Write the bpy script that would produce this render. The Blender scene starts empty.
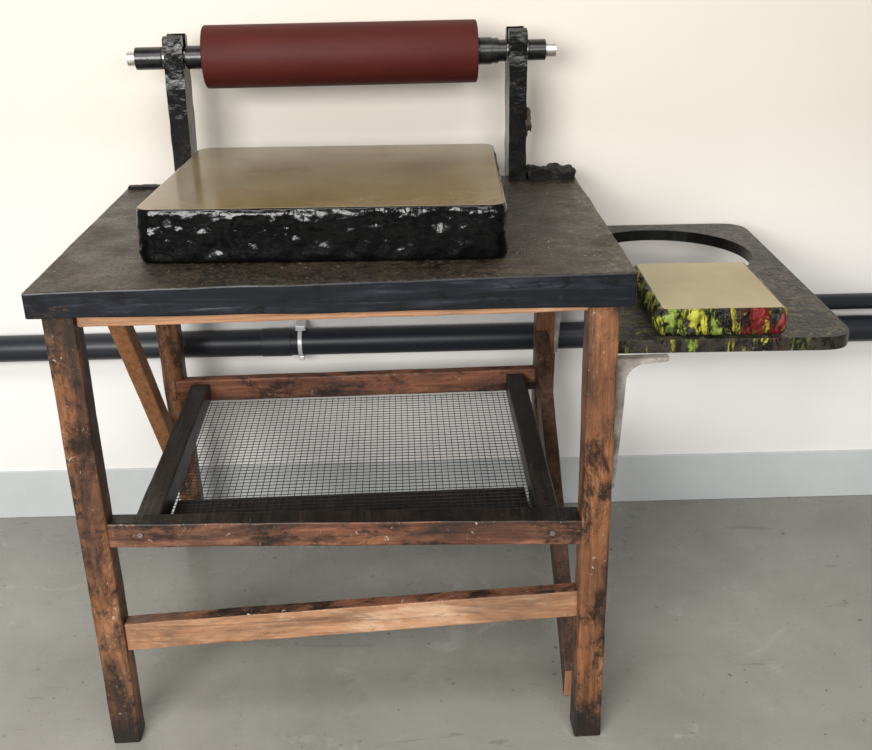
import bpy, bmesh, math, random
from mathutils import Vector, Matrix, noise
random.seed(4)
scene = bpy.context.scene
try:
    scene.view_settings.view_transform = 'Standard'
except Exception: pass
R = math.radians
def link(o):
    scene.collection.objects.link(o); return o

# ---------------------------------------------------------------- materials
class NT:
    def __init__(s, name):
        s.m = bpy.data.materials.new(name); s.m.use_nodes = True
        s.t = s.m.node_tree; s.b = s.t.nodes['Principled BSDF']
        s.co = s.t.nodes.new('ShaderNodeTexCoord').outputs['Object']
    def l(s, a, b): s.t.links.new(a, b)
    def noise(s, scale=5, detail=6, rough=.6, stretch=(1,1,1), dist=0, off=(0,0,0)):
        mp = s.t.nodes.new('ShaderNodeMapping'); mp.inputs['Scale'].default_value = stretch
        mp.inputs['Location'].default_value = off
        s.l(s.co, mp.inputs['Vector'])
        n = s.t.nodes.new('ShaderNodeTexNoise'); n.inputs['Scale'].default_value = scale
        n.inputs['Detail'].default_value = detail; n.inputs['Roughness'].default_value = rough
        n.inputs['Distortion'].default_value = dist
        s.l(mp.outputs[0], n.inputs['Vector']); return n.outputs['Fac']
    def ramp(s, f, stops):
        r = s.t.nodes.new('ShaderNodeValToRGB'); e = r.color_ramp.elements
        while len(e) < len(stops): e.new(.5)
        for i, (p, c) in enumerate(stops):
            e[i].position = p
            if not hasattr(c, '__len__'): c = (c, c, c)
            e[i].color = (*c, 1)
        s.l(f, r.inputs[0]); return r.outputs[0]
    def mix(s, f, a, b, mode='MIX'):
        n = s.t.nodes.new('ShaderNodeMix'); n.data_type = 'RGBA'; n.blend_type = mode
        for i, v in ((0, f), (6, a), (7, b)):
            if hasattr(v, 'links'): s.l(v, n.inputs[i])
            elif i == 0: n.inputs[0].default_value = v
            else: n.inputs[i].default_value = (*v, 1)
        return n.outputs[2]
    def math(s, op, a, b=0.0, clamp=False):
        n = s.t.nodes.new('ShaderNodeMath'); n.operation = op; n.use_clamp = clamp
        for i, v in ((0, a), (1, b)):
            if hasattr(v, 'links'): s.l(v, n.inputs[i])
            else: n.inputs[i].default_value = v
        return n.outputs[0]
    def axis(s, ax, lo, hi):
        sp = s.t.nodes.new('ShaderNodeSeparateXYZ'); s.l(s.co, sp.inputs[0])
        r = s.t.nodes.new('ShaderNodeMapRange'); r.inputs[1].default_value = lo; r.inputs[2].default_value = hi
        s.l(sp.outputs[ax], r.inputs[0]); return r.outputs[0]
    def out(s, col, rough=.5, bump=None, bs=.3, bd=.003, metal=0, spec=None):
        if hasattr(col, 'links'): s.l(col, s.b.inputs['Base Color'])
        else: s.b.inputs['Base Color'].default_value = (*col, 1)
        if hasattr(rough, 'links'): s.l(rough, s.b.inputs['Roughness'])
        else: s.b.inputs['Roughness'].default_value = rough
        s.b.inputs['Metallic'].default_value = metal
        if spec is not None: s.b.inputs['Specular IOR Level'].default_value = spec
        if bump is not None:
            b = s.t.nodes.new('ShaderNodeBump'); b.inputs['Strength'].default_value = bs
            b.inputs['Distance'].default_value = bd
            s.l(bump, b.inputs['Height']); s.l(b.outputs[0], s.b.inputs['Normal'])
        return s.m

def wood(name, a, b, dark, lo, hi, ax=2, rough=.55, off=(0,0,0), sscale=9.0, foot=False, worn=None, scratch=.5):
    n = NT(name)
    st = [1,1,1]; st[ax] = .04
    g = n.noise(80, 7, .68, st, .4, off)
    base = n.ramp(g, [(.32, a), (.62, b)])
    if worn:
        base = n.mix(n.ramp(n.noise(11, 7, .75, [1 if k != ax else .3 for k in range(3)], .4, (off[0], off[1]+7, off[2])), [(.52, 0.0), (.62, .85)]), base, worn)
    g2 = n.noise(130, 5, .6, st, .3, (off[0]+2, off[1]+3, off[2]))
    base = n.mix(n.ramp(g2, [(.54, 0.0), (.66, .6)]), base, tuple(x*.35 for x in a))
    st2 = [1,1,1]; st2[ax] = .25
    s1 = n.noise(sscale*1.2, 9, .74, st2, .6, (off[0]+3, off[1]+1, off[2]))
    mask = n.ramp(s1, [(lo-.02, 0.0), (hi+.03, .92)])
    c = n.mix(mask, base, dark)
    st3 = [1,1,1]; st3[ax] = .6
    s2 = n.noise(sscale*1.3, 12, .84, st3, .3, (off[0]+5, off[1]+6, off[2]+2))
    c = n.mix(n.ramp(s2, [(hi-.10, 0.0), (hi-.02, .92)]), c, tuple(x*.4 for x in dark))
    if foot:
        f = n.math('ADD', n.axis(2, .22, 0), n.math('MULTIPLY', n.math('SUBTRACT', s2, .5), 2.4))
        c = n.mix(n.ramp(f, [(.45, 0.0), (.80, .95)]), c, (.012,.010,.009))
        f = n.math('ADD', n.axis(2, .62, .9), n.math('MULTIPLY', n.math('SUBTRACT', s2, .5), 3.0))
        c = n.mix(n.ramp(f, [(.42, 0.0), (.82, .88)]), c, (.018,.014,.012))
    sc = n.noise(80, 4, .65, (1,1,.6), 1.5, (off[0]+8, off[1]+2, off[2]+4))
    c = n.mix(n.ramp(sc, [(.66, 0.0), (.69, scratch)]), c, (.50,.43,.36))
    return n.out(c, rough, g, .5, .0025, spec=.3)

W_LEG = [wood('stained_leg_wood%d' % i, (.118,.046,.021), (.26,.110,.049), (.026,.017,.013), .46, .60, 2, .42, (i*7.3+1, i*2.1, i*1.7), foot=True, worn=(.36,.172,.083)) for i in range(4)]
W_RAIL = wood('stained_rail_wood', (.10,.040,.024), (.22,.090,.048), (.018,.014,.012), .45, .58, 0, .42, (9,2,9), 9, worn=(.30,.14,.08), scratch=.7)
W_BACKRAIL = wood('reddish_rail_wood', (.16,.060,.034), (.27,.110,.060), (.022,.016,.014), .47, .60, 0, .5, (1,8,2), 8)
W_LIGHT = wood('raw_rail_wood', (.29,.140,.072), (.46,.248,.135), (.06,.038,.026), .52, .68, 0, .6, (8,1,3), worn=(.55,.37,.25))
W_BRACE = wood('brace_wood', (.21,.082,.033), (.35,.155,.065), (.05,.027,.018), .56, .72, 2, .55, (2,5,3))
W_DARK = wood('inked_frame_wood', (.008,.007,.006), (.028,.020,.015), (.004,.004,.004), .45, .6, 1, .35, (2,2,2), scratch=.2)
W_DPLANK = wood('dark_plank_wood', (.035,.018,.013), (.11,.052,.030), (.018,.012,.010), .47, .64, 2, .5, (6,2,2))
W_END = wood('plank_end_wood', (.20,.095,.05), (.32,.16,.09), (.04,.02,.015), .58, .76, 2, .5, (3,2,2))

n = NT('inked_table_top')
g = n.noise(45, 9, .72, (.08,1,1), .5)
c = n.ramp(g, [(.32, (.005,.004,.003)), (.50, (.024,.016,.010)), (.70, (.080,.054,.032))])
m1 = n.ramp(n.noise(7, 10, .85, (1,1,1), .3), [(.42, 0.0), (.60, .9)])
c = n.mix(m1, c, (.010,.008,.006))
lite = n.ramp(n.noise(12, 11, .88, (.6,1,1), .3, (9,2,2)), [(.50, 0.0), (.64, .7)])
c = n.mix(lite, c, (.085,.058,.034))
grit = n.ramp(n.noise(130, 5, .8, (1,1,1), 0, (1,1,6)), [(.50, 0.0), (.62, .65)])
c = n.mix(grit, c, (.105,.085,.060))
sp = n.noise(95, 5, .75)
right = n.math('MULTIPLY', n.ramp(n.axis(0, .38, .49), [(0, 0.0), (1, 1.0)]), n.ramp(n.noise(12, 4), [(.38, .3), (.55, 1.0)]))
spk = n.ramp(sp, [(.54, 0.0), (.59, 1.0)])
c = n.mix(n.math('MULTIPLY', spk, n.math('MULTIPLY', right, .7)), c, (.26,.23,.13))
sp = n.noise(110, 2, .5, (1,1,1), 0, (4,1,1))
c = n.mix(n.ramp(sp, [(.70, 0.0), (.72, .8)]), c, (.42,.40,.33))
blk = n.ramp(n.noise(45, 8, .8, (1,1,1), 0, (5,5,5)), [(.53, 0.0), (.58, .9)])
c = n.mix(blk, c, (.004,.004,.004))
rg = n.ramp(n.noise(10, 8, .75), [(.38, .16), (.62, .50)])
hh = n.math('ADD', n.noise(65, 8, .78), n.math('MULTIPLY', n.noise(14, 6, .7), .5))
M_TOP = n.out(c, rg, hh, .85, .005, spec=.30)
n = NT('black_inked_edge')
g = n.noise(45, 8, .75, (.10,1,1.4), .5)
c = n.ramp(g, [(.3, (.003,.0034,.0045)), (.52, (.007,.0082,.012)), (.62, (.020,.023,.031)), (.74, (.11,.11,.12))])
c = n.mix(n.ramp(n.noise(10, 9, .85, (1,1,2)), [(.60, 0.0), (.67, .75)]), c, (.09,.048,.028))
c = n.mix(n.ramp(n.noise(16, 8, .8, (1,1,2), 0, (3,3,1)), [(.54, 0.0), (.60, .85)]), c, (.003,.003,.003))
M_EDGE = n.out(c, .34, n.noise(60, 5, .6, (.2,1,1)), .3, .002, spec=.30)

n = NT('glossy_black_tar')
a = n.noise(68, 3, .45, (1,1,1), .3)
M_TAR = n.out((.0010,.0010,.0012), n.ramp(n.noise(12, 4), [(.35, .10), (.65, .20)]), a, .42, .004, spec=.30)
n = NT('crusty_black_ink'); a = n.noise(60, 9, .75)
c = n.ramp(a, [(.35, (.0012,.0012,.0012)), (.58, (.004,.004,.0038)), (.69, (.02,.018,.013)), (.77, (.2,.17,.12))])
M_CRUST = n.out(c, .17, n.noise(42, 5, .6), .40, .004, spec=.32)
n = NT('matte_crusty_ink'); a = n.noise(70, 9, .8)
M_MATTE = n.out(n.ramp(a, [(.35, (.0015,.0015,.0015)), (.55, (.008,.007,.006)), (.65, (.05,.045,.033)), (.75, (.2,.17,.12))]), .5, a, 1.0, .006, spec=.3)
n = NT('brown_ink_lump'); a = n.noise(60, 6, .75)
M_LUMP = n.out(n.ramp(a, [(.35, (.01,.008,.006)), (.6, (.09,.06,.035)), (.75, (.25,.19,.12))]), .35, a, .8, .004)

n = NT('limestone_face')
a = n.noise(3.5, 9, .7, (1,1,1), .4)
c = n.ramp(a, [(.3, (.105,.068,.026)), (.5, (.155,.106,.043)), (.72, (.21,.155,.070))])
c = n.mix(n.ramp(n.noise(24, 9, .85, (1,1,1), .5), [(.54, 0.0), (.68, .55)]), c, (.085,.045,.018))
c = n.mix(n.ramp(n.noise(9, 8, .7, (1,1,1), 1.5, (3,3,3)), [(.56, 0.0), (.70, .35)]), c, (.30,.24,.14))
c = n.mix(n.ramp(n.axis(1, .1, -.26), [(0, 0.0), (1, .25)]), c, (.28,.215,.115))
M_STONE = n.out(c, n.ramp(n.noise(5, 6, .65), [(.3, .07), (.7, .26)]), n.noise(90, 5), .03, .001, spec=.75)
n = NT('pale_limestone_face')
a = n.noise(6, 7, .6, (1,1,1), .3)
c = n.ramp(a, [(.3, (.27,.215,.105)), (.7, (.37,.31,.165))])
c = n.mix(n.ramp(n.noise(25, 6, .75), [(.66, 0.0), (.8, .5)]), c, (.20,.13,.06))
M_STONE2 = n.out(c, .3, n.noise(90, 5), .03, .001)

def splat(name, base, masks, layers, rough=.2, bscale=55, bs=.9, sh=.4):
    n = NT(name)
    a = n.noise(bscale, 8, .75)
    c = n.ramp(a, [(.32, base[0]), (.62, base[1])])
    hgt = n.math('MULTIPLY', a, .7)
    for k, (col, t, sc, zs, mk) in enumerate(layers):
        m = n.ramp(n.noise(sc, 6, .68, (1,1,zs), .5, (k*11.3+2, k*3.7, k*5.1)), [(t, 0.0), (t+.03, 1.0)])
        for q in list(masks)+list(mk):
            m = n.math('MULTIPLY', m, n.ramp(n.axis(*q), [(.0, 0.0), (.5, 1.0)]))
        shade = n.ramp(n.noise(80, 5, .65, (1,1,.5), 0, (k,k,k)), [(.38, tuple(x*sh for x in col)), (.55, col)])
        c = n.mix(m, c, shade); hgt = n.math('ADD', hgt, n.math('MULTIPLY', m, .5))
    return n.out(c, rough, hgt, bs, .004, spec=.45)
Y=(.42,.40,.035); LG=(.20,.27,.035); G=(.05,.11,.03); RD=(.19,.012,.012); CR=(.50,.47,.32); BK=(.003,.003,.003)
M_SPLAT = splat('paint_splattered_tar', ((.004,.004,.004), (.02,.02,.014)), [],
    [(LG,.50,27,.5,[(0,.10,-.04)]), (Y,.52,34,.32,[]), (G,.57,34,.5,[]), (BK,.535,34,.4,[]), (RD,.50,34,.4,[(0,.01,.05),(0,.11,.085)]), (Y,.60,60,.12,[]), (BK,.60,50,.4,[]), (CR,.65,64,.3,[])], .2, 50, 1.1)
M_SHELF = splat('paint_spotted_board', ((.006,.005,.004), (.070,.052,.032)), [],
    [(BK,.52,14,1,[]), ((.10,.08,.048),.56,22,1,[]), (BK,.53,60,1,[]), (CR,.67,90,1,[]), ((.28,.27,.04),.56,75,1,[(1,.34,.10),(0,.56,.50)]), ((.14,.17,.035),.57,60,1,[(1,.26,.08)]), (BK,.54,50,1,[]), ((.3,.29,.08),.63,100,1,[(1,.5,.2)])], .34, 60, 1.3)
M_SHELFEDGE = splat('paint_dripped_edge', ((.003,.003,.003), (.03,.024,.017)), [],
    [(LG,.56,44,.35,[(0,.79,.72),(0,.47,.55)]), (Y,.585,52,.22,[(0,.80,.73)]), (RD,.60,50,.2,[(0,.66,.68),(0,.80,.76)]), (CR,.65,80,.3,[]), (BK,.55,44,.6,[])], .25, 60, .9)

n = NT('maroon_roller_leather')
a = n.noise(16, 7, .6, (.25,1,1))
c = n.ramp(a, [(.3, (.056,.0085,.0060)), (.7, (.077,.0120,.0085))])
M_ROLL = n.out(c, .55, n.noise(150, 4), .08, .001, spec=.18)
n = NT('worn_black_metal'); a = n.noise(35, 7, .7)
M_BLACK = n.out(n.ramp(a, [(.4, (.004,.004,.005)), (.68, (.016,.016,.016)), (.8, (.2,.18,.16))]), .26, a, .3, .002, spec=.5)
n = NT('bare_steel'); M_STEEL = n.out((.66,.64,.60), .32, n.noise(60, 3), .1, .001, metal=.85)
n = NT('dull_screw_steel'); M_SCREW = n.out((.22,.20,.18), .4, n.noise(60, 3), .1, .001, metal=.7)
n = NT('galvanised_clamp'); M_GALV = n.out((.72,.73,.74), .4, n.noise(60, 3), .1, .001, metal=.3)
n = NT('mesh_wire'); M_WIRE = n.out(n.ramp(n.noise(14, 4), [(.35, (.012,.012,.012)), (.7, (.045,.045,.045))]), .45, metal=.1)
n = NT('blue_black_pipe')
M_PIPE = n.out(n.ramp(n.noise(4, 4, .5, (.3,1,1)), [(.3, (.010,.012,.017)), (.7, (.016,.019,.026))]), .40, n.noise(30, 3), .04, .001, spec=.45)
n = NT('pipe_collar'); M_PIPE2 = n.out((.014,.017,.023), .45, n.noise(30, 3), .04, .001)
n = NT('wall_plaster')
c = n.ramp(n.noise(1.1, 5, .55), [(.3, (.675,.62,.54)), (.7, (.725,.675,.60))])
c = n.mix(n.ramp(n.noise(9, 7, .8), [(.66, 0.0), (.8, .2)]), c, (.56,.50,.40))
c = n.mix(n.ramp(n.axis(2, 1.0, .50), [(0, 0.0), (1, .9)]), c, (.86,.85,.835))  # whiter lower wall, partly lightened to offset the shade under the table
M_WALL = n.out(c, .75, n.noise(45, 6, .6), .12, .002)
n = NT('baseboard_paint')
M_BASE = n.out(n.ramp(n.noise(4, 5), [(.3, (.51,.535,.54)), (.7, (.59,.61,.61))]), .6, n.noise(40, 5), .1, .002)
n = NT('grey_floor_paint')
c = n.ramp(n.noise(1.8, 8, .62, (1,1,1), .4), [(.3, (.210,.203,.178)), (.7, (.315,.308,.278))])
c = n.mix(n.ramp(n.noise(18, 8, .8), [(.56, 0.0), (.70, .5)]), c, (.17,.16,.135))
c = n.mix(n.ramp(n.noise(45, 4, .6, (1,1,1), 0, (3,3,3)), [(.67, 0.0), (.70, .8)]), c, (.07,.06,.048))
c = n.mix(n.ramp(n.noise(5, 9, .8, (1,1,1), 1.5, (7,3,3)), [(.58, 0.0), (.64, .3)]), c, (.46,.45,.42))
c = n.mix(n.ramp(n.noise(14, 4, .6, (.25,1,1), 2.0, (1,9,3)), [(.66, 0.0), (.68, .4)]), c, (.13,.12,.10))
M_FLOOR = n.out(c, n.ramp(n.noise(5, 5), [(.3, .18), (.7, .36)]), n.noise(30, 6, .6), .10, .002)
n = NT('bracket_plate')
M_BRACK = n.out(n.ramp(n.noise(30, 6, .65), [(.35, (.13,.11,.095)), (.5, (.24,.215,.19)), (.68, (.42,.40,.37))]), .45, n.noise(40, 5), .3, .002, metal=.2)

# ---------------------------------------------------------------- frames
T = Matrix.Translation((-.130, 1.581, 0)) @ Matrix.Rotation(R(1.5), 4, 'Z')

def finish(bm, name, mats, parent=None, bevel=0, smooth=False, mw=None):
    bmesh.ops.recalc_face_normals(bm, faces=bm.faces)
    me = bpy.data.meshes.new(name); bm.to_mesh(me); bm.free()
    for m in (mats if isinstance(mats, (list, tuple)) else [mats]): me.materials.append(m)
    o = link(bpy.data.objects.new(name, me))
    if smooth: me.polygons.foreach_set('use_smooth', [True]*len(me.polygons))
    if bevel:
        b = o.modifiers.new('bevel', 'BEVEL'); b.width = bevel; b.segments = 2
        b.limit_method = 'ANGLE'; b.angle_limit = R(50); b.harden_normals = False
    if parent: o.parent = parent
    if mw is not None: o.matrix_world = mw
    return o

def jitter(bm, amp, freq=9, seed=0):
    for v in bm.verts:
        p = v.co*freq + Vector((seed*3.1, seed, seed*7.7))
        v.co += noise.noise_vector(p)*amp + noise.noise_vector(p*4)*amp*.35

def hexa(name, bot, top, mats, parent=None, bevel=.003, amp=.0010, seg=.02, fmat=None, seed=0, mw=None, freq=11):
    bm = bmesh.new()
    b = [bm.verts.new(p) for p in bot]; t = [bm.verts.new(p) for p in top]
    bm.faces.new(b[::-1]); bm.faces.new(t)
    for i in range(4): bm.faces.new((b[i], b[(i+1)%4], t[(i+1)%4], t[i]))
    bmesh.ops.recalc_face_normals(bm, faces=bm.faces)
    if fmat:
        for f in bm.faces: f.material_index = fmat(f.normal)
    for grp in range(3):
        es = [e for e in bm.edges if e.calc_length() > seg*1.5]
        if not es: break
        d0 = max(es, key=lambda e: e.calc_length())
        dv = (d0.verts[0].co-d0.verts[1].co).normalized()
        fam = [e for e in es if abs((e.verts[0].co-e.verts[1].co).normalized().dot(dv)) > .9]
        cuts = max(1, min(45, int(d0.calc_length()/seg)))
        bmesh.ops.subdivide_edges(bm, edges=fam, cuts=cuts, use_grid_fill=True)
    jitter(bm, amp, freq, seed)
    return finish(bm, name, mats, parent, bevel, mw=mw)

def box(name, x0, x1, y0, y1, z0, z1, mats, parent=None, **k):
    q = lambda z: [(x0,y0,z),(x1,y0,z),(x1,y1,z),(x0,y1,z)]
    return hexa(name, q(z0), q(z1), mats, parent, **k)

def cyl_x(name, prof, cy, cz, mats, parent=None, seg=48, mw=None):
    bm = bmesh.new(); rings = []
    for x, r in prof:
        rings.append([bm.verts.new((x, cy+r*math.cos(a), cz+r*math.sin(a))) for a in [2*math.pi*i/seg for i in range(seg)]])
    for A, B in zip(rings, rings[1:]):
        for i in range(seg): 
            f = bm.faces.new((A[i], A[(i+1)%seg], B[(i+1)%seg], B[i])); f.smooth = True
    bm.faces.new(rings[0][::-1]); bm.faces.new(rings[-1])
    bmesh.ops.recalc_face_normals(bm, faces=bm.faces)
    for e in bm.edges:
        if len(e.link_faces) == 2 and e.calc_face_angle(0) > R(28): e.smooth = False
    return finish(bm, name, mats, parent, 0, mw=mw)

def prism(name, pts, axis, a, b, mats, parent=None, bevel=.002):
    bm = bmesh.new()
    def P(p, q, w):
        return {'x': (w, p, q), 'y': (p, w, q), 'z': (p, q, w)}[axis]
    A = [bm.verts.new(P(p, q, a)) for p, q in pts]; B = [bm.verts.new(P(p, q, b)) for p, q in pts]
    bm.faces.new(A); bm.faces.new(B[::-1])
    n_ = len(pts)
    for i in range(n_): bm.faces.new((A[i], A[(i+1)%n_], B[(i+1)%n_], B[i]))
    return finish(bm, name, mats, parent, bevel)

def empty(name, mw, label, cat):
    e = link(bpy.data.objects.new(name, None)); e.empty_display_size = .1
    e.matrix_world = mw; e['label'] = label; e['category'] = cat
    return e

# ---------------------------------------------------------------- room
def struct(o): o['kind'] = 'structure'; return o
def sbox(name, x0,x1,y0,y1,z0,z1, m, bevel=0):
    bm = bmesh.new(); bmesh.ops.create_cube(bm, size=1)
    for v in bm.verts:
        v.co = Vector(((x0+x1)/2+v.co.x*(x1-x0), (y0+y1)/2+v.co.y*(y1-y0), (z0+z1)/2+v.co.z*(z1-z0)))
    return struct(finish(bm, name, m, None, bevel))
sbox('floor', -3.2, 3.2, -2.6, 2.60, -.1, 0, M_FLOOR)
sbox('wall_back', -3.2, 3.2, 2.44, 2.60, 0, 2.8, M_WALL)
sbox('baseboard_back', -3.2, 3.2, 2.434, 2.44, 0, .135, M_BASE, .002)

# ---------------------------------------------------------------- pipes
p1 = empty('wall_pipe', Matrix.Translation((0, 2.398, .488)), 'thick black pipe running along the white wall', 'pipe')
cyl_x('pipe_body', [(-3.1, .032), (3.1, .032)], 0, 0, M_PIPE, p1)
cyl_x('pipe_collar', [(-.377,.0325),(-.376,.0338),(-.307,.0338),(-.306,.0325)], 0, 0, M_PIPE2, p1)
cl = cyl_x('pipe_clamp', [(-.289,.033),(-.2887,.0345),(-.2793,.0345),(-.279,.033)], 0, 0, M_GALV, p1); cl['label'] = 'galvanised steel pipe clamp'
for zz, hw, hh_ in ((.040, .012, .0065), (-.037, .006, .006)):
    hexa('clamp_bolt', [(-.282-hw,-.016,zz-hh_),(-.282+hw,-.016,zz-hh_),(-.282+hw,.040,zz-hh_),(-.282-hw,.040,zz-hh_)],
         [(-.282-hw,-.016,zz+hh_),(-.282+hw,-.016,zz+hh_),(-.282+hw,.040,zz+hh_),(-.282-hw,.040,zz+hh_)], M_GALV, cl, bevel=.002, amp=0)
X0 = .52
p2 = empty('wall_pipe.001', Matrix.Translation((X0, 2.405, .556)), 'thinner black pipe above the thick pipe on the wall', 'pipe')
path = [(0, .036), (0, .02)] + [(.03*(1-math.cos(a)), .02-.02*math.sin(a)) for a in [math.pi/2*i/6 for i in range(1, 7)]] + [(3.1-X0, 0)]
bm = bmesh.new(); rings = []
for i, (x, y) in enumerate(path):
    a = Vector(path[max(0, i-1)]); b = Vector(path[min(len(path)-1, i+1)]); t = (b-a).normalized(); nn = Vector((-t.y, t.x))
    rings.append([bm.verts.new((x+nn.x*.019*math.cos(w), y+nn.y*.019*math.cos(w), .019*math.sin(w))) for w in [2*math.pi*k/28 for k in range(28)]])
for A, B in zip(rings, rings[1:]):
    for i in range(28): bm.faces.new((A[i], A[(i+1)%28], B[(i+1)%28], B[i])).smooth = True
bm.faces.new(rings[-1]); bm.faces.new(rings[0])
finish(bm, 'pipe_body', M_PIPE, p2)

# ---------------------------------------------------------------- table
tb = empty('work_table', T, 'old ink-stained wooden printing table with roller posts and a mesh shelf', 'table')
bot = [(-.480,-.006,.857),(.480,.004,.842),(.500,.732,.850),(-.470,.712,.855)]
top = [(-.480,-.006,.900),(.480,.004,.900),(.500,.732,.900),(-.470,.712,.900)]
o = hexa('table_top', bot, top, [M_TOP, M_EDGE], tb, bevel=.003, amp=.0015, seg=.022, fmat=lambda nn: 0 if abs(nn.z) > .5 else 1)
o['label'] = 'ink-blackened wooden table top'
box('apron', -.41, .407, .018, .040, .832, .856, W_LIGHT, tb, seed=2)
box('apron', -.40, .42, .672, .694, .80, .853, W_BACKRAIL, tb, seed=3)
def leg(x0, x1, y0, y1, zt, m, seed, dy=0, dx=0):
    q = lambda z, s, t: [(x0+t,y0+s,z),(x1+t,y0+s,z),(x1+t,y1+s,z),(x0+t,y1+s,z)]
    return hexa('leg', q(0, dy, dx), q(zt, 0, 0), m, tb, seed=seed, amp=.0013, bevel=.004)
leg(-.462, -.412, .012, .060, .860, W_LEG[0], 1)
leg(.407, .457, .012, .062, .848, W_LEG[1], 2, -.042, -.004)
leg(-.442, -.394, .655, .703, .858, W_LEG[2], 3, .055)
leg(.418, .464, .665, .713, .852, W_LEG[3], 4, .04)
def plank(name, x0, x1, ya, za, yb, zb, w, m, seed=0):
    d = Vector((0, yb-ya, zb-za)).normalized(); nn = Vector((0, -d.z, d.y))*w/2
    def q(y, z):
        p = Vector((0, y, z)); a = p-nn; b = p+nn
        return [(x0, a.y, a.z), (x1, a.y, a.z), (x1, b.y, b.z), (x0, b.y, b.z)]
    return hexa(name, q(ya, za), q(yb, zb), m, tb, seed=seed, amp=.0005)
o = plank('brace', -.450, -.416, .67, .27, .26, .850, .040, W_BRACE, 5); o['label'] = 'orange-brown diagonal wooden brace'
o = hexa('brace', [(.402,.085,0),(.432,.085,0),(.444,.690,.47),(.414,.690,.47)], [(.402,.085,.062),(.432,.085,.062),(.444,.690,.56),(.414,.690,.56)],
         [W_DPLANK, W_END], tb, seed=6, fmat=lambda nn: 1 if nn.y < -.9 else 0)
o['label'] = 'dark stained diagonal wooden brace'
hexa('lower_rail', [(-.411,.018,.207),(.407,.004,.249),(.407,.032,.249),(-.411,.046,.207)],
     [(-.411,.018,.265),(.407,.004,.305),(.407,.032,.305),(-.411,.046,.265)], [W_LIGHT, W_RAIL], tb, seed=8, fmat=lambda nn: 1 if nn.z > .5 else 0)['label'] = 'pale wooden stretcher rail'
# tray
tray = link(bpy.data.objects.new('mesh_tray', None)); tray.parent = tb; tray.empty_display_size = .1
hexa('tray_rail', [(-.413,.015,.427),(.407,.000,.404),(.407,.050,.404),(-.413,.050,.427)],
     [(-.413,.015,.474),(.407,.000,.453),(.407,.050,.453),(-.413,.050,.474)], [W_RAIL, W_DARK], tray, seed=9, fmat=lambda nn: 1 if nn.z > .5 else 0)
box('tray_rail', -.412, .42, .672, .70, .405, .458, W_BACKRAIL, tray, seed=10)
hexa('tray_rail', [(-.378,.050,.405),(-.335,.050,.405),(-.335,.672,.405),(-.376,.672,.405)], [(-.378,.050,.456),(-.335,.050,.456),(-.335,.672,.450),(-.376,.672,.450)], W_DARK, tray, seed=11)
hexa('tray_rail', [(.335,.050,.405),(.375,.050,.405),(.390,.672,.405),(.348,.672,.405)], [(.335,.050,.448),(.375,.050,.448),(.390,.672,.450),(.348,.672,.450)], W_DARK, tray, seed=12)
box('tray_dark_strip', -.335, .335, .075, .225, .3945, .3985, W_DARK, tray, seed=13, amp=.0005, bevel=.001)  # thin dark strip just below the front of the mesh
for sx, sz, sy in ((-.357, .452, .012), (.355, .430, .0)):
    bm = bmesh.new()
    bmesh.ops.create_cone(bm, cap_ends=True, segments=16, radius1=.0048, radius2=.0048, depth=.005, matrix=Matrix.Translation((sx, sy, sz)) @ Matrix.Rotation(R(90), 4, 'X'))
    finish(bm, 'screw', M_SCREW, tray)
bm = bmesh.new()
def wire(a, b, w, k=6, seed=0):
    a = Vector(a); b = Vector(b); d = (b-a).normalized(); s = d.cross(Vector((0,0,1)))*w; u = Vector((0,0,w)); prev = None
    for i in range(k+1):
        p = a.lerp(b, i/k) + d.cross(Vector((0,0,1)))*.0009*noise.noise(Vector((i*.9, seed*1.7, 3)))
        cur = [bm.verts.new(p+v) for v in (s+u, -s+u, -s-u, s-u)]
        if prev:
            for j in range(4): bm.faces.new((prev[j], prev[(j+1)%4], cur[(j+1)%4], cur[j]))
        prev = cur
wr = .00060
x = -.333; k_ = 0
while x < .345:
    k_ += 1; wire((x, .05, .4015), (x+.012*(x+.33)/.66, .675, .4015), wr, 8, k_); x += .0130
y = .055
while y < .672:
    k_ += 1; wire((-.338, y, .4028), (.342+.012*y/.67, y, .4028), wr, 8, k_); y += .0130
finish(bm, 'wire_mesh', M_WIRE, tray)['label'] = 'steel wire grid'
# roller posts
def post(x0, x1, lean, seed):
    pts = [(.662,.899),(.738,.899),(.740,1.05),(.738,1.207),(.722,1.213),(.717,1.205),(.715,1.168)]
    pts += [(.700+.015*math.cos(a), 1.168-.015*math.sin(a)) for a in [math.pi*i/8 for i in range(1, 8)]]
    pts += [(.685,1.168),(.683,1.205),(.678,1.213),(.664,1.208),(.660,1.05)]
    bm = bmesh.new()
    A = [bm.verts.new((x0, p, q)) for p, q in pts]; B = [bm.verts.new((x1, p, q)) for p, q in pts]
    bm.faces.new(A); bm.faces.new(B[::-1])
    for i in range(len(pts)): bm.faces.new((A[i], A[(i+1)%len(pts)], B[(i+1)%len(pts)], B[i]))
    bmesh.ops.triangulate(bm, faces=bm.faces[:])
    for _ in range(4):
        bmesh.ops.subdivide_edges(bm, edges=[e for e in bm.edges if e.calc_length() > .012], cuts=1)
        bmesh.ops.triangulate(bm, faces=bm.faces[:])
    for v in bm.verts:
        v.co.x += lean*(v.co.z-.9)
        v.co += noise.noise_vector(v.co*28+Vector((seed,0,0)))*.0012 + noise.noise_vector(v.co*80)*.0004
    return finish(bm, 'roller_post', M_CRUST, tb)
post(-.357, -.319, .010, 3); post(.349, .386, -.005, 8)
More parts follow.
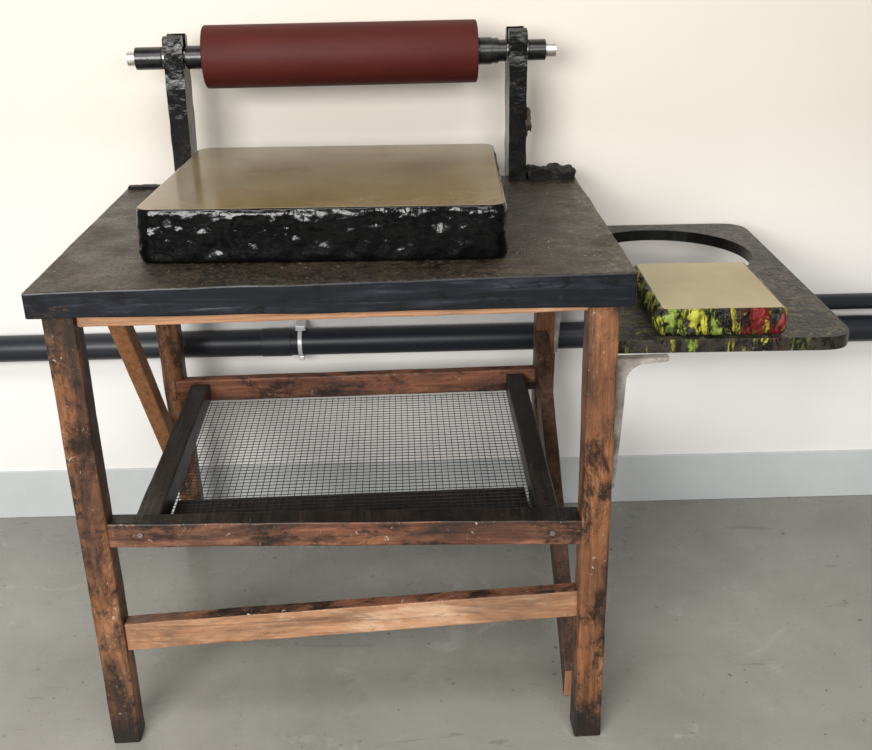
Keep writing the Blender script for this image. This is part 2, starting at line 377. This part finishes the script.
def lump(name, c, s, m, parent, seed):
    bm = bmesh.new(); bmesh.ops.create_icosphere(bm, subdivisions=4, radius=1)
    for v in bm.verts:
        d = v.co.normalized()
        v.co = Vector(c)+Vector((d.x*s[0], d.y*s[1], d.z*s[2]))*(1+.5*noise.noise(d*2.5+Vector((seed,0,0)))+.3*noise.noise(d*6+Vector((seed,0,0))))
    return finish(bm, name, m, parent, smooth=True)
lump('ink_crust', (.386,.685,1.025), (.011,.022,.026), M_LUMP, tb, 2)['label'] = 'brownish lump of dried ink'
def crust_block(x0, x1, y0, y1, h, seed, amp):
    bm = bmesh.new(); bmesh.ops.create_cube(bm, size=1)
    for v in bm.verts: v.co = Vector(((x0+x1)/2+v.co.x*(x1-x0), (y0+y1)/2+v.co.y*(y1-y0), .897+(v.co.z+.5)*h))
    bmesh.ops.subdivide_edges(bm, edges=[e for e in bm.edges if abs(e.verts[0].co.x-e.verts[1].co.x) > .01], cuts=36, use_grid_fill=True)
    bmesh.ops.subdivide_edges(bm, edges=[e for e in bm.edges if abs(e.verts[0].co.y-e.verts[1].co.y) > .01], cuts=12, use_grid_fill=True)
    bmesh.ops.subdivide_edges(bm, edges=[e for e in bm.edges if abs(e.verts[0].co.z-e.verts[1].co.z) > .005], cuts=5, use_grid_fill=True)
    for v in bm.verts:
        p = v.co*40+Vector((seed,0,0)); w_ = min(1, max(0, (v.co.z-.899)/.008))
        dz = noise.noise(p)*amp+noise.noise(p*2.4)*amp*.7
        v.co += noise.noise_vector(p)*amp*.6*w_; v.co.z += dz*w_*.9
    finish(bm, 'ink_crust', M_MATTE, tb)['label'] = 'thick crusty block of dried black ink'
crust_block(.390, .494, .668, .731, .021, 3, .008)
crust_block(-.466, -.38, .690, .712, .008, 9, .002)

# side shelf board
def rrect(c4, radii, nseg=8):
    out = []
    for i in range(4):
        p = Vector(c4[i]); a = Vector(c4[i-1])-p; b = Vector(c4[(i+1)%4])-p; r = radii[i]
        if r <= 0: out.append(tuple(p)); continue
        a.normalize(); b.normalize(); s = p+a*r; e = p+b*r
        for k in range(nseg+1):
            t = k/nseg; q = s*(1-t)**2 + p*2*t*(1-t) + e*t*t; out.append(tuple(q))
    return out
side = link(bpy.data.objects.new('side_shelf', None)); side.parent = tb; side.empty_display_size = .1
outer = rrect([(.461,.052),(.865,.034),(.900,.766),(.468,.782)], [0,.055,.06,0], 10)
inner = [(.668+.178*math.cos(a), .550+.178*math.sin(a)) for a in [2*math.pi*i/72 for i in range(72)]]
bm = bmesh.new(); es = []
for loop in (outer, inner):
    vs = [bm.verts.new((p[0], p[1], .766)) for p in loop]
    es += [bm.edges.new((vs[i], vs[(i+1)%len(vs)])) for i in range(len(vs))]
bmesh.ops.triangle_fill(bm, use_beauty=True, use_dissolve=False, edges=es)
r = bmesh.ops.extrude_face_region(bm, geom=bm.faces[:])
for g in r['geom']:
    if isinstance(g, bmesh.types.BMVert): g.co.z -= .024
bm.normal_update()
for f in bm.faces:
    if abs(f.normal.z) < .5:
        f.material_index = 2 if min(((v.co.x-.668)**2+(v.co.y-.55)**2)**.5 for v in f.verts) < .19 and f.calc_center_median().y < .74 else 1
o = finish(bm, 'shelf_board', [M_SHELF, M_SHELFEDGE, M_CRUST], side, .002); o['label'] = 'paint-spattered board with a round hole'
pts = [(.459,.741),(.548,.741),(.546,.734),(.508,.731)]
pts += [(.477+.032*(1-math.sin(a)), .699+.032*math.cos(a)) for a in [math.pi/2*i/8 for i in range(0, 9)]]
pts += [(.473,.60),(.467,.500),(.459,.495)]
prism('bracket', pts, 'y', .030, .048, M_BRACK, side, .002)['label'] = 'worn grey curved bracket'
prism('bracket', pts, 'y', .672, .690, M_BRACK, side, .002)['label'] = 'worn grey curved bracket'

# ---------------------------------------------------------------- stones
def stone(name, cx, cy, rot, w, d, z0, h, rad, mats, amp, freq, seed, drip=0, mid=.55, fine=.18):
    mw = T @ Matrix.Translation((cx, cy, z0)) @ Matrix.Rotation(R(rot), 4, 'Z')
    N = 620; base = []
    def arc(px, py, a0):
        return [(px+rad*math.cos(a0+math.pi/2*k/12), py+rad*math.sin(a0+math.pi/2*k/12)) for k in range(13)]
    pl = arc(w/2-rad, d/2-rad, 0)+arc(-w/2+rad, d/2-rad, math.pi/2)+arc(-w/2+rad, -d/2+rad, math.pi)+arc(w/2-rad, -d/2+rad, 1.5*math.pi)
    L = [0]
    for i in range(len(pl)): L.append(L[-1]+(Vector(pl[(i+1)%len(pl)])-Vector(pl[i])).length)
    for k in range(N):
        s = L[-1]*k/N; i = max(j for j in range(len(pl)) if L[j] <= s)
        t = (s-L[i])/max(1e-9, L[i+1]-L[i]); base.append(Vector(pl[i]).lerp(Vector(pl[(i+1)%len(pl)]), t))
    nrm = []
    for k in range(N):
        t = base[(k+1)%N]-base[k-1]; nrm.append(Vector((t.y, -t.x)).normalized())
    bm = bmesh.new(); rings = []
    nz = max(14, int(h/.0026))
    for j in range(nz+1):
        z = h*j/nz*.965; ring = []
        for k in range(N):
            p = Vector((base[k].x, base[k].y, z)); q = p*freq+Vector((seed,seed,0))
            a = noise.noise(q*.6)*amp*.9 + noise.noise(q*1.6+Vector((4,4,4)))*amp*mid + noise.noise(q*3.6)*amp*fine
            if drip:
                a += drip*max(0, noise.noise(Vector((p.x*80, p.y*80, p.z*20+seed))))
            edge = (1-abs(2*j/nz-1)**5)
            ins = -.003*(abs(2*j/nz-1)**8)
            zz = z if j == 0 else z+noise.noise(q*1.5+Vector((9,9,9)))*amp*.3*edge
            ring.append(bm.verts.new((p.x+nrm[k].x*(a*(.3+.7*edge)+ins), p.y+nrm[k].y*(a*(.3+.7*edge)+ins), zz)))
        rings.append(ring)
    mi = min(.025, rad*.92)
    for ins, z in ((.0034, h*.985), (.0055, h*.998), (.0080, h), (mi, h)):
        rings.append([bm.verts.new((base[k].x-nrm[k].x*ins, base[k].y-nrm[k].y*ins, z)) for k in range(N)])
    nr = len(rings)
    for j in range(nr-1):
        for k in range(N):
            f = bm.faces.new((rings[j][k], rings[j][(k+1)%N], rings[j+1][(k+1)%N], rings[j+1][k])); f.smooth = j < nr-2
            if j >= nr-3: f.material_index = 1
    bm.faces.new(rings[-1]).material_index = 1
    bm.faces.new(rings[0][::-1])
    return finish(bm, name, mats, mw=mw)
s1 = stone('litho_stone', -.008, .370, -3.2, .613, .532, .9025, .090, .030, [M_TAR, M_STONE], .0038, 29, 3, 0, .62, .22)
s1['label'] = 'large tan limestone slab with black tarred sides on the table top'; s1['category'] = 'printing stone'
s2 = stone('litho_stone.001', .648, .190, -2.5, .212, .268, .7670, .047, .012, [M_SPLAT, M_STONE2], .008, 36, 7, .010)
s2['label'] = 'small pale limestone slab with paint-splattered sides on the side shelf'; s2['category'] = 'printing stone'

# ---------------------------------------------------------------- roller
rl = empty('ink_roller', T @ Matrix.Translation((0, .700, 1.1675)), 'maroon leather ink roller with black handles resting on two posts', 'roller')
cyl_x('roller_body', [(-.276,.060),(-.2745,.0620),(-.272,.0628),(.279,.0628),(.2815,.0620),(.283,.060)], 0, 0, M_ROLL, rl, 96)
cyl_x('shaft', [(-.42,.0125),(.43,.0125)], 0, 0, M_STEEL, rl)
def grip(name, prof): cyl_x(name, prof, 0, 0, M_BLACK, rl)
grip('handle', [(-.417,.021),(-.416,.0225),(-.363,.0225),(-.362,.021)])
grip('handle', [(.390,.019),(.391,.0212),(.426,.0212),(.427,.019)])
grip('shaft_collar', [(-.314,.021),(-.313,.0235),(-.279,.0235),(-.278,.021)])
grip('shaft_collar', [(.288,.0262),(.289,.0275),(.314,.0275),(.315,.0255),(.328,.0255),(.329,.022),(.345,.022)])
for a, b in ((-.434,-.416),(.425,.449)):
    cyl_x('shaft_tip', [(a,.0135),(a+.001,.0148),(b-.001,.0148),(b,.0135)], 0, 0, M_STEEL, rl)['label'] = 'bare steel shaft end'

# ---------------------------------------------------------------- light & camera
w = bpy.data.worlds.new('World'); scene.world = w; w.use_nodes = True
w.node_tree.nodes['Background'].inputs[0].default_value = (.94,.96,1,1)
w.node_tree.nodes['Background'].inputs[1].default_value = .25
def area(name, loc, tgt, sx, sy, e, col):
    L = bpy.data.lights.new(name, 'AREA'); L.shape = 'RECTANGLE'; L.size = sx; L.size_y = sy; L.energy = e; L.color = col
    o = link(bpy.data.objects.new(name, L)); o.location = loc
    o.rotation_euler = (Vector(tgt)-Vector(loc)).to_track_quat('-Z', 'Y').to_euler(); return o
area('window_light', (-1.3,-1.3,1.90), (-.3,2,.5), 1.7, 1.2, 132, (1,.987,.96))
area('window_light', (.9,-1.4,1.90), (-.3,2,.5), 1.2, 1.0, 34, (1,.987,.96))
area('overhead_fill', (-.2,.4,2.9), (-.2,1.9,.5), 2.2, .9, 38, (1,.985,.95))  # added overhead fill for diffuse light, not a fixture of the room

cam = bpy.data.cameras.new('Camera'); co = link(bpy.data.objects.new('Camera', cam))
cam.sensor_width = 36; cam.lens = 36*1060/872; cam.clip_start = .05
co.matrix_world = Matrix.Translation((0,0,1.41)) @ Matrix.Rotation(R(-.97), 4, 'Z') @ Matrix.Rotation(R(67), 4, 'X') @ Matrix.Rotation(R(-1.03), 4, 'Z')
scene.camera = co
